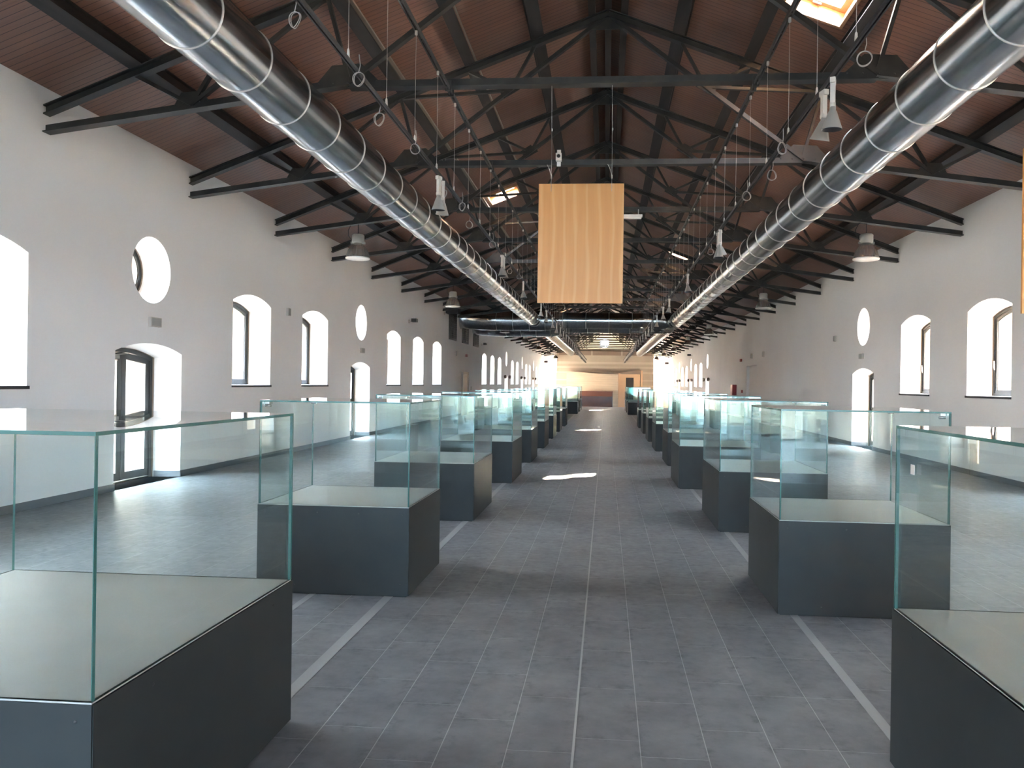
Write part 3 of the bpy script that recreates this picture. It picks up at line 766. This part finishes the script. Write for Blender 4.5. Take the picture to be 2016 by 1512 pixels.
# ------------------------------------------------------------------ hanging wooden panels
def hung_panel(xc, y, wd, z0, z1, ztop, label):
    r = empty('hanging_panel', (xc, y, z0)); h = z1 - z0
    b = MB(); b.box(-wd / 2, wd / 2, -.011, .011, 0, h); b.build('board', 'board', r)
    for s in (-1, 1):
        x = s * wd * .355
        q = MB(); q.tube([(x, -.014, h - .09), (x, -.014, h + .05), (x, 0, h + .4), (x - .01, 0, ztop - z0)], .0028, 6); q.build('wire', 'wire', r)
        k = MB(); k.tube([(x, -.005, h + .06), (x, -.005, h + .10)], .008, 8); k.tube([(x, 0, h + .62), (x, 0, h + .65)], .008, 8)
        k.tube([(x, -.005, h + .08), (x - .02, -.02, h + .16), (x - .05, -.03, h + .22)], .002, 5); k.build('wire_clamp', 'wire', r)
    return tag(r, label, 'hanging panel', 'beech panels hung from the trusses')
hung_panel(-0.32, TR0, 0.995, 2.56, 3.955, 5.105, 'blank beech veneer panel hanging from a truss over the middle of the aisle')
hung_panel(3.90, 6.65, 1.0, 2.25, 3.61, 5.0, 'blank beech veneer panel at the right edge, only a sliver showing')

# ------------------------------------------------------------------ lighting tracks, carriers, spotlights, cable coils
RX = {-1: -1.898, 1: 1.653}; RZ = 3.936; CZ = 5.075
for s, nm in ((-1, 'left'), (1, 'right')):
    x = RX[s]
    r = empty('lighting_track', (x, 2.0, RZ)); rail = MB()
    rail.sweep([(-.018, -.016), (-.006, -.016), (-.006, .006), (.006, .006), (.006, -.016), (.018, -.016), (.018, .016), (-.018, .016)], (0, 0, 0), (0, 72.5, 0)); rail.build('rail', 'dark', r)
    wm = MB(); wm.tube([(0, 0, .016), (0, 0, CZ - RZ - .03)], .0022, 6); wme = wm.mesh('wire', 'wire')
    cm = MB(); cm.lathe([(.004, .09), (.009, .08), (.012, .03), (.009, .015)], 10, (0, 0, 0)); cme = cm.mesh('wire_grip', 'off_white')
    tm = MB(); tm.lathe([(.014, CZ - RZ - .07), (.014, CZ - RZ - .03), (.006, CZ - RZ - .03)], 10); tme = tm.mesh('wire_clip', 'off_white')
    for k in range(50):
        y = (.54 if s < 0 else 1.42) + 0.976 * k - 0.0
        if any(abs(y + 2.0 - q) < .62 for q in (37.15, 40.75)): continue
        a = bpy.data.objects.new('wire', wme); C.objects.link(a); a.parent = r; a.location = (0, y, 0)
        b = bpy.data.objects.new('wire_grip', cme); C.objects.link(b); b.parent = a
        b = bpy.data.objects.new('wire_clip', tme); C.objects.link(b); b.parent = a
    tag(r, 'black lighting track hung on wires along the %s side of the aisle' % nm, 'lighting track', 'lighting tracks')
    cr_ = MB(); cr_.box(x - .022, x - .008, 2, 76, CZ - .026, CZ + .022); cr_.box(x + .008, x + .022, 2, 76, CZ - .026, CZ + .022)
    for k in range(184): cr_.box(x - .012, x + .012, 2.05 + k * .4, 2.09 + k * .4, CZ - .02, CZ - .005)
    for y in TY[1:-4]: cr_.box(x - .035, x + .035, y - .09, y - .075, CZ - .04, CZ + .09); cr_.box(x - .035, x + .035, y + .075, y + .09, CZ - .04, CZ + .09)
    tag(cr_.build('track_carrier', 'steel'), 'dark slotted carrier rail laid across the truss ties above the %s lighting track' % nm, 'carrier rail', 'carrier rails')

def make_spot():
    r = empty('track_spotlight')
    a = MB(); a.box(-.022, .022, -.045, .045, -.045, -.0); a.build('adapter', 'arm', r)
    b = MB(); b.box(-.02, .02, -.0125 - .01, .0125 + .01, -.23, -.045); b.lathe([(0, -.022), (.028, -.022), (.028, .022), (0, .022)], 16, (0, 0, -.225), 'X'); b.build('arm', 'arm', r)
    c = MB(); c.lathe([(.0, .03), (.026, .03), (.026, 0), (.034, -.01), (.086, -.16)], 28); c.lathe([(.086, -.16), (.082, -.16), (.03, -.012), (0, -.012)], 28, mi=1)
    o = c.build('cone_shade', ['cone', 'inner'], r); o.location = (0, 0, -.27); 
    return r
sp0 = make_spot(); first = True
SPOTS = {-1: [8.52, 8.75, 13.83, 14.07, 17.4, 22.2, 24.3, 27.0] + [29.3 + 2.35 * k for k in range(19)],
         1: [5.90, 6.14, 11.57, 11.78, 16.15, 20.8, 23.0, 25.8] + [28.6 + 2.35 * k for k in range(19)]}
for s, nm in ((-1, 'left'), (1, 'right')):
    for i, y in enumerate(SPOTS[s]):
        o = sp0 if first else copy_tree(sp0); first = False
        o.location = (RX[s], y, RZ - .017); o.scale = (.88, .88, .88); o.rotation_euler = (0, 0, random.uniform(-.7, .7) if i > 3 else (0.25 if i % 2 else -0.35))
        cn = [c for c in o.children if c.name.startswith('cone')][0]
        cn.rotation_euler = (random.uniform(-.2, .2), -s * random.uniform(-.1, .2), 0) if i > 1 else (.05 + .30 * i, .04, 0)
        tag(o, 'grey cone spotlight on the %s lighting track, %s from the near end' % (nm, ORD[i]), 'spotlight', 'cone spotlights on the tracks')
COILS = {-1: [4.62, 5.55, 6.4, 7.25, 8.98, 9.65, 10.75, 12.3, 15.3, 16.1], 1: [3.86, 5.35, 7.32, 8.25, 9.15, 13.0]}
for s, nm in ((-1, 'left'), (1, 'right')):
    for i, y in enumerate(COILS[s]):
        q = MB(); R = .046 + .007 * random.random(); rz = random.uniform(-.6, .6)
        for t in range(2):
            pts = [(R * (1 - .06 * t) * math.cos(2 * PI * k / 28), .006 * math.sin(4 * PI * k / 28) + t * .012, -R - .03 + R * (1 + .05 * t) * math.sin(2 * PI * k / 28)) for k in range(28)]
            q.tube(pts, .0032, 6, closed=True)
        q.tube([(0, 0, -.03 - .004), (.012, .004, .02), (.004, 0, .10)], .0035, 6)
        o = q.build('cable_coil', 'cable'); o.location = (RX[s] + (.05 if i % 2 else -.05), y, RZ - .02); o.rotation_euler = (0, 0, rz)
        tag(o, 'coiled spare wire hanging from the %s lighting track, %s coil from the near end' % (nm, ORD[i]), 'wire coil', 'wire coils on the tracks')

# ------------------------------------------------------------------ high-bay pendant lamps
def make_lamp():
    r = empty('pendant_lamp')
    h = MB(); h.lathe([(0, .50), (.10, .495), (.128, .47), (.128, .33), (.11, .31), (0, .31)], 28); h.box(-.15, -.10, -.02, .02, .30, .34); h.box(.08, .15, -.03, .02, .29, .335); h.build('housing', 'grey', r)
    n = 48; pr = [(.085, .31), (.14, .255), (.20, .16), (.232, .05), (.24, .0)]
    rf = MB(); vs = []; m = len(pr); fs = []
    for k in range(n):
        a = 2 * PI * k / n
        for q, z in pr:
            rr = q * (1 + (.018 if k % 2 else -.018)); vs.append((rr * math.cos(a), rr * math.sin(a), z))
    for k in range(n):
        for i in range(m - 1): fs.append((k * m + i, k * m + i + 1, ((k + 1) % n) * m + i + 1, ((k + 1) % n) * m + i))
    rf.add(vs, fs); rf.build('reflector', 'refl', r)
    l = MB(); l.lathe([(.243, .012), (.252, .006), (.252, -.012), (.24, -.02), (.12, -.036), (0, -.04)], 40); l.build('lens', 'lens', r)
    c = MB(); c.tube([(0, 0, .50), (0, 0, .78)], .008, 8); c.tube([(-.13, 0, .38), (-.2, 0, .46), (-.21, 0, .58), (-.15, 0, .70), (0, 0, .76)], .007, 6); c.build('cable', 'dark', r)
    return r
M['refl'] = principled('ribbed_lamp_reflector', (0.46, 0.45, 0.42), 0.22, 0.75)
M['lens'] = principled('white_lamp_lens', (0.8, 0.79, 0.75), 0.25)
lp0 = make_lamp(); first = True
for s, nm in ((-1, 'left'), (1, 'right')):
    for i, k in enumerate((2, 5, 9, 12, 15, 18, 21)):
        o = lp0 if first else copy_tree(lp0); first = False
        o.location = (CXR + s * 5.13, TR0 + TRS * k, 4.16)
        tag(o, 'grey bell-shaped pendant lamp under the trusses on the %s, %s from the near end' % (nm, ORD[i]), 'pendant lamp', 'bell-shaped pendant lamps')

# ------------------------------------------------------------------ small things on the walls and trusses
def wall_box(name, X, sg, y, z, w_, h_, d_, mat, label, cat, detail=None):
    """a small box on a long wall; sg outward direction of the wall"""
    r = empty(name, (X, y, z)); a, b = sorted((0, -sg * d_)); q = MB(); t = .006
    q.box(a, b, -w_ / 2, w_ / 2, -h_ / 2 + .002, h_ / 2 - .002); q.build('housing', mat, r)
    a, b = sorted((-sg * d_, -sg * (d_ + .004)))
    q = MB(); q.box(a, b, -w_ / 2 + .015, w_ / 2 - .015, -h_ / 2 + .014, h_ / 2 - .014); q.build('cover' if detail != 'dark' else 'grille', 'grey' if detail is None else detail, r)
    return tag(r, label, cat)
for X, sg, nm in ((XL, -1, 'left'), (XR, 1, 'right')):
    for i, y in enumerate((11.35, 21.5)):
        wall_box('emergency_light', X, sg, y, 2.47, .27, .145, .055, 'off_white', 'small grey emergency light over the %s glass door of the %s wall' % (ORD[i], nm), 'emergency light')
wall_box('sensor_box', XL, -1, 16.35, 3.09, .14, .17, .05, 'off_white', 'small square sensor box between two windows of the left wall', 'sensor')
wall_box('sensor_box', XR, 1, 23.97, 3.09, .14, .17, .05, 'off_white', 'small square sensor box on the right wall past the round window', 'sensor')
wall_box('sensor_box', XR, 1, 37.3, 3.05, .22, .24, .06, 'off_white', 'pale box on the right wall above the blind doorway, beside the red siren', 'sensor')
wall_box('sensor_box', XR, 1, 34.6, 3.03, .22, .24, .06, 'off_white', 'pale box on the right wall, the nearer of the pair above the blind doorway', 'sensor')
wall_box('alarm_siren', XR, 1, 40.2, 2.93, .30, .14, .07, 'red', 'small dark red siren high on the right wall', 'siren', 'red')
wall_box('hose_cabinet', XR, 1, 41.9, 1.16, .62, 1.05, .22, 'red', 'red fire hose cabinet on the right wall', 'fire cabinet', 'red')
wall_box('call_point', XR, 1, 39.8, 1.34, .13, .16, .06, 'red', 'small dark red alarm button on the right wall near the fire cabinet', 'alarm button', 'red')
wall_box('sensor_box', XL, -1, 35.2, 2.93, .22, .24, .06, 'off_white', 'pale box on the left wall under the louvred vents', 'sensor')
wall_box('alarm_siren', XL, -1, 37.9, 2.93, .34, .14, .07, 'red', 'small dark red siren on the left wall under the louvred vents', 'siren', 'red')
wall_box('switch_plate', XL, -1, 39.4, 1.3, .12, .2, .03, 'off_white', 'small switch plate beside the wooden door on the left wall', 'switch')
wall_box('hose_cabinet', XL, -1, 81.9, .72, .5, .9, .2, 'red', 'red fire cabinet at the far end of the left wall', 'fire cabinet', 'red')
def wall_flood(X, sg, y, z, label, sz=1.0):
    r = empty('floodlight', (X, y, z)); q = MB(); q.box(*sorted((0, -sg * .03)), -.05, .05, -.06, .06); q.bar((-sg * .03, 0, 0), (-sg * .16, 0, .02), .03, .03); q.build('bracket', 'off_white', r)
    b = MB(); b.box(*sorted((-sg * .12, -sg * .30 * sz)), -.12 * sz, .12 * sz, -.02, .10 * sz); b.build('lamp_head', 'dark', r); return tag(r, label, 'floodlight')
wall_flood(XL, -1, 26.7, 3.72, 'small dark floodlight on the left wall above the windows, nearer one')
wall_flood(XL, -1, 42.6, 3.72, 'small dark floodlight on the left wall past the louvred vents')
wall_flood(XR, 1, 63.0, 4.0, 'small dark floodlight high on the far right wall', 1.3)
wall_flood(XL, -1, 85.0, 3.9, 'dark loudspeaker-like floodlight by the far left corner', 1.8)
wall_flood(XR, 1, 85.0, 3.9, 'dark loudspeaker-like floodlight by the far right corner', 1.8)
wall_flood(XL, -1, 32.6, 4.55, 'black twin floodlight on the left wall beside the cross duct', 2.2)
for X, sg, nm in ((XL, -1, 'left'), (XR, 1, 'right')):
    n = 0
    for y in (53.55, 63.7, 73.8):
        for d in (-1.25, 1.25):
            q = MB(); q.lathe([(.02, 0), (.10, .02), (.13, .10), (.10, .18), (0, .20)], 14, (0, 0, 0), 'X')
            if sg > 0: q.v = [(-a, b, c) for a, b, c in q.v]
            o = q.build('wall_lamp', 'recess'); o.location = (X, y + d, 2.02)
            tag(o, 'small round brown lamp by a far door of the %s wall, %s from near end' % (nm, ORD[n]), 'wall lamp', 'round wall lamps'); n += 1
# fittings on the trusses
r = empty('floodlight', (-0.80, 12.30, 5.10)); q = MB(); q.box(-.03, .03, -.02, .0, -.02, .24); q.build('bracket', 'white', r)
q = MB(); q.box(-.045, .045, -.10, -.02, .05, .17); q.lathe([(0, -.105), (.03, -.105), (.03, -.10)], 14, (0, 0, .12), 'Y', mi=1); q.build('lamp_head', ['white', 'dark'], r)
tag(r, 'small white floodlight fixed to a truss tie above the beech panel', 'floodlight')
r = empty('tube_light', (0.40, 15.62, 4.98)); q = MB(); q.box(-.28, .28, -.05, .05, 0, .05); q.build('housing', 'white', r)
q = MB(); q.box(-.26, .26, -.04, .04, -.03, -.0); q.build('diffuser', 'lens', r); q = MB(); q.bar((-.2, 0, .05), (-.2, 0, .16), .02, .02, (0, 1, 0)); q.bar((.2, 0, .05), (.2, 0, .16), .02, .02, (0, 1, 0)); q.build('bracket', 'grey', r)
tag(r, 'short white tube light under a truss just right of the beech panel', 'tube light')
for i, (x, y) in enumerate(((-3.9, 25.6), (-1.35, 22.3), (-2.45, 29.0))):
    q = MB(); q.tube([(0, 0, 0), (0, 0, .24)], .012, 6); q.lathe([(0, 0), (.05, 0.005), (.07, .05), (.05, .09), (0, .09)], 14, (0, 0, -.09)); o = q.build('smoke_detector', 'white'); o.location = (x, y, 4.86 if i else 4.72)
    tag(o, 'round white smoke detector under the trusses, ' + ('beside the second left pendant lamp', 'left of the beech panel', 'far back beside the left lighting track')[i], 'smoke detector')

# ------------------------------------------------------------------ the stage wall at the far end
YS = 84.0; ZF = -0.85
def sbox(mb, x0, x1, z0, z1, d0=0.0, d1=0.2, mi=0): mb.box(x0, x1, YS + d0, YS + d1, z0, z1, mi); return mb
b = MB()
sbox(b, -5.42, 5.12, ZF, 4.68, 0.06, .3); sbox(b, -5.42, 5.12, 4.68, 5.40, .14, .3)
for x0, x1 in ((-5.42, -5.2), (-1.62, -1.52), (1.62, 1.72), (4.95, 5.12)): sbox(b, x0, x1, 4.68, 5.36, .05, .16)
sbox(b, -5.42, 5.12, 5.33, 5.42, .02, .3)
struct(b.build('wall_stage', 'stone'), 'beige panelled stage wall near the far end of the hall', 'wall')
for i, (x0, x1) in enumerate(((-5.2, -1.62), (-1.52, 1.62), (1.72, 4.95))):
    struct(sbox(MB(), x0 + .02, x1 - .02, 4.72, 5.30, .12, .145).build('trim_%d' % (5 + i), 'recess'), 'brown recessed panel along the top of the stage wall, %s one' % ('left', 'middle', 'right')[i], 'wall panel')
for i, (z0, z1) in enumerate(((3.78, 4.02), (3.30, 3.52), (2.78, 2.94), (1.95, 2.10), (1.35, 1.5))):
    bb = MB(); sbox(bb, -5.42, 5.12, z0, z1, .05, .07)
    struct(bb.build('trim_%d' % (8 + i), 'stone_pale'), 'pale horizontal band across the stage wall, %s from the top' % ('first', 'second', 'third', 'fourth', 'lowest')[i], 'wall band')
b = MB(); b.poly([[(-4.24, YS - .9, ZF), (1.3, YS - .9, ZF), (1.3, YS - .9, 2.62), (-4.24, YS - .9, 2.93)]]); b.loft([[(-4.24, YS - .9, ZF), (1.3, YS - .9, ZF), (1.3, YS - .9, 2.62), (-4.24, YS - .9, 2.93)], [(-4.24, YS - .6, ZF), (1.3, YS - .6, ZF), (1.3, YS - .6, 2.62), (-4.24, YS - .6, 2.93)]])
b.poly([[(-4.24, YS - .6, ZF), (1.3, YS - .6, ZF), (1.3, YS - .6, 2.62), (-4.24, YS - .6, 2.93)]])
tag(b.build('plank_screen', 'planks'), 'pale plank-clad screen standing in front of the stage wall', 'screen')
r = empty('door_booth', (2.6, YS - .5, ZF))
q = MB(); q.box(-1.28, -1.08, -.42, .5, 0, 3.62); q.box(-1.08, -.47, -.3, -.1, 0, 3.55); q.box(.35, 1.03, -.3, -.1, 0, 3.55); q.box(-.47, .35, -.3, -.1, 3.18, 3.55); q.box(1.10, 1.3, -.42, .5, 0, 3.95); q.build('casing', 'peach', r)
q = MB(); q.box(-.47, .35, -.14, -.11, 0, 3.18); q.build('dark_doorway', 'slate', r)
q = MB(); q.box(.16, .20, -.2, -.14, 0, 3.18); q.box(.30, .34, -.2, -.14, 0, 3.18); q.build('door_edge', 'dark', r)
q = MB(); q.add([(-2.2, -.35, 3.58), (1.1, -.45, 3.55), (1.1, -.45, 4.02), (1.1, .4, 4.02), (-2.2, .4, 3.6)], [(0, 1, 2), (0, 2, 3, 4), (1, 3, 2), (0, 4, 3, 1)]); q.build('canopy', 'recess', r)
tag(r, 'peach door booth with dark doorway right of the plank screen', 'door booth')
r = empty('reception_counter', (-.95, YS - 1.9, ZF + .05 - .02))
q = MB(); q.box(-1.75, 1.66, 0, .55, .02, 1.12); q.box(-1.7, 1.6, .05, .5, 0, .02); q.build('front', 'counter', r)
q = MB(); q.box(-1.78, 1.70, -.06, .6, 1.60, 1.66); q.box(-1.75, 1.66, .02, .5, 1.12, 1.60); q.build('upper_panel', 'counter_top', r)
q = MB(); q.box(1.66, 1.72, -.05, .6, 0, 1.60); q.build('end_panel', 'grey', r)
tag(r, 'dark glossy reception counter in front of the plank screen', 'counter')

# ------------------------------------------------------------------ outside
g = MB(); g.box(-140, 140, -120, 260, -1.6, -1.32); struct(g.build('ground', 'ground'), 'pale paved ground around the hall', 'ground')
def building(name, x, y0, y1, h, dep, mat, label, bands=False, face=1):
    """facade plane at x facing the hall (face=+1: towards +X)"""
    r = empty(name, (x, (y0 + y1) / 2, -1.32)); L2 = (y1 - y0) / 2; q = MB(); a, b = sorted((0, -face * dep)); q.box(a, b, -L2, L2, 0, h); q.build('walls', mat, r)
    c = MB(); a, b = sorted((face * .3, -face * (dep + .3))); c.box(a, b, -L2 - .3, L2 + .3, h, h + .4); c.build('roof_slab', 'facade_white', r)
    if bands:
        for k in range(int((h - 2) / 1.5)):
            s = MB(); a, b = sorted((0, face * 1.1)); s.box(a, b, -L2 * .7, L2 * .55, 2.4 + k * 1.5, 2.4 + k * 1.5 + .75); s.build('balcony', 'facade_white', r)
    else:
        for k in range(int((h - 3) / 3.2)):
            for j in range(int(2 * L2 / 4.5)):
                y = -L2 + 2.0 + j * 4.5; z = 2.2 + k * 3.2; s = MB(); a, b = sorted((face * .02, -face * .01)); s.box(a, b, y, y + 1.1, z, z + 1.6); s.build('shutter', 'shutter', r)
    return tag(r, label, 'building')
building('apartment_block', -30, 38, 50, 15, 10, 'facade_pale', 'pale block with stacked white balconies seen through the nearest left door', bands=True)
building('apartment_block', -27, 52, 95, 12, 10, 'facade_peach', 'long peach block seen through the left windows')
building('apartment_block', -34, -45, 36, 11, 12, 'facade_pale', 'unseen pale block added outside the left windows to screen the bright horizon')  # added out of view to keep horizon sky out of the glass reflections
building('apartment_block', 30, -45, 32, 11, 12, 'facade_peach', 'unseen peach block added outside the right windows to screen the bright horizon', face=-1)  # added unseen on this side too, cutting sky glare in the cases
building('apartment_block', 24, 34, 90, 9, 10, 'facade_pale', 'long pale block seen through the right windows', face=-1)
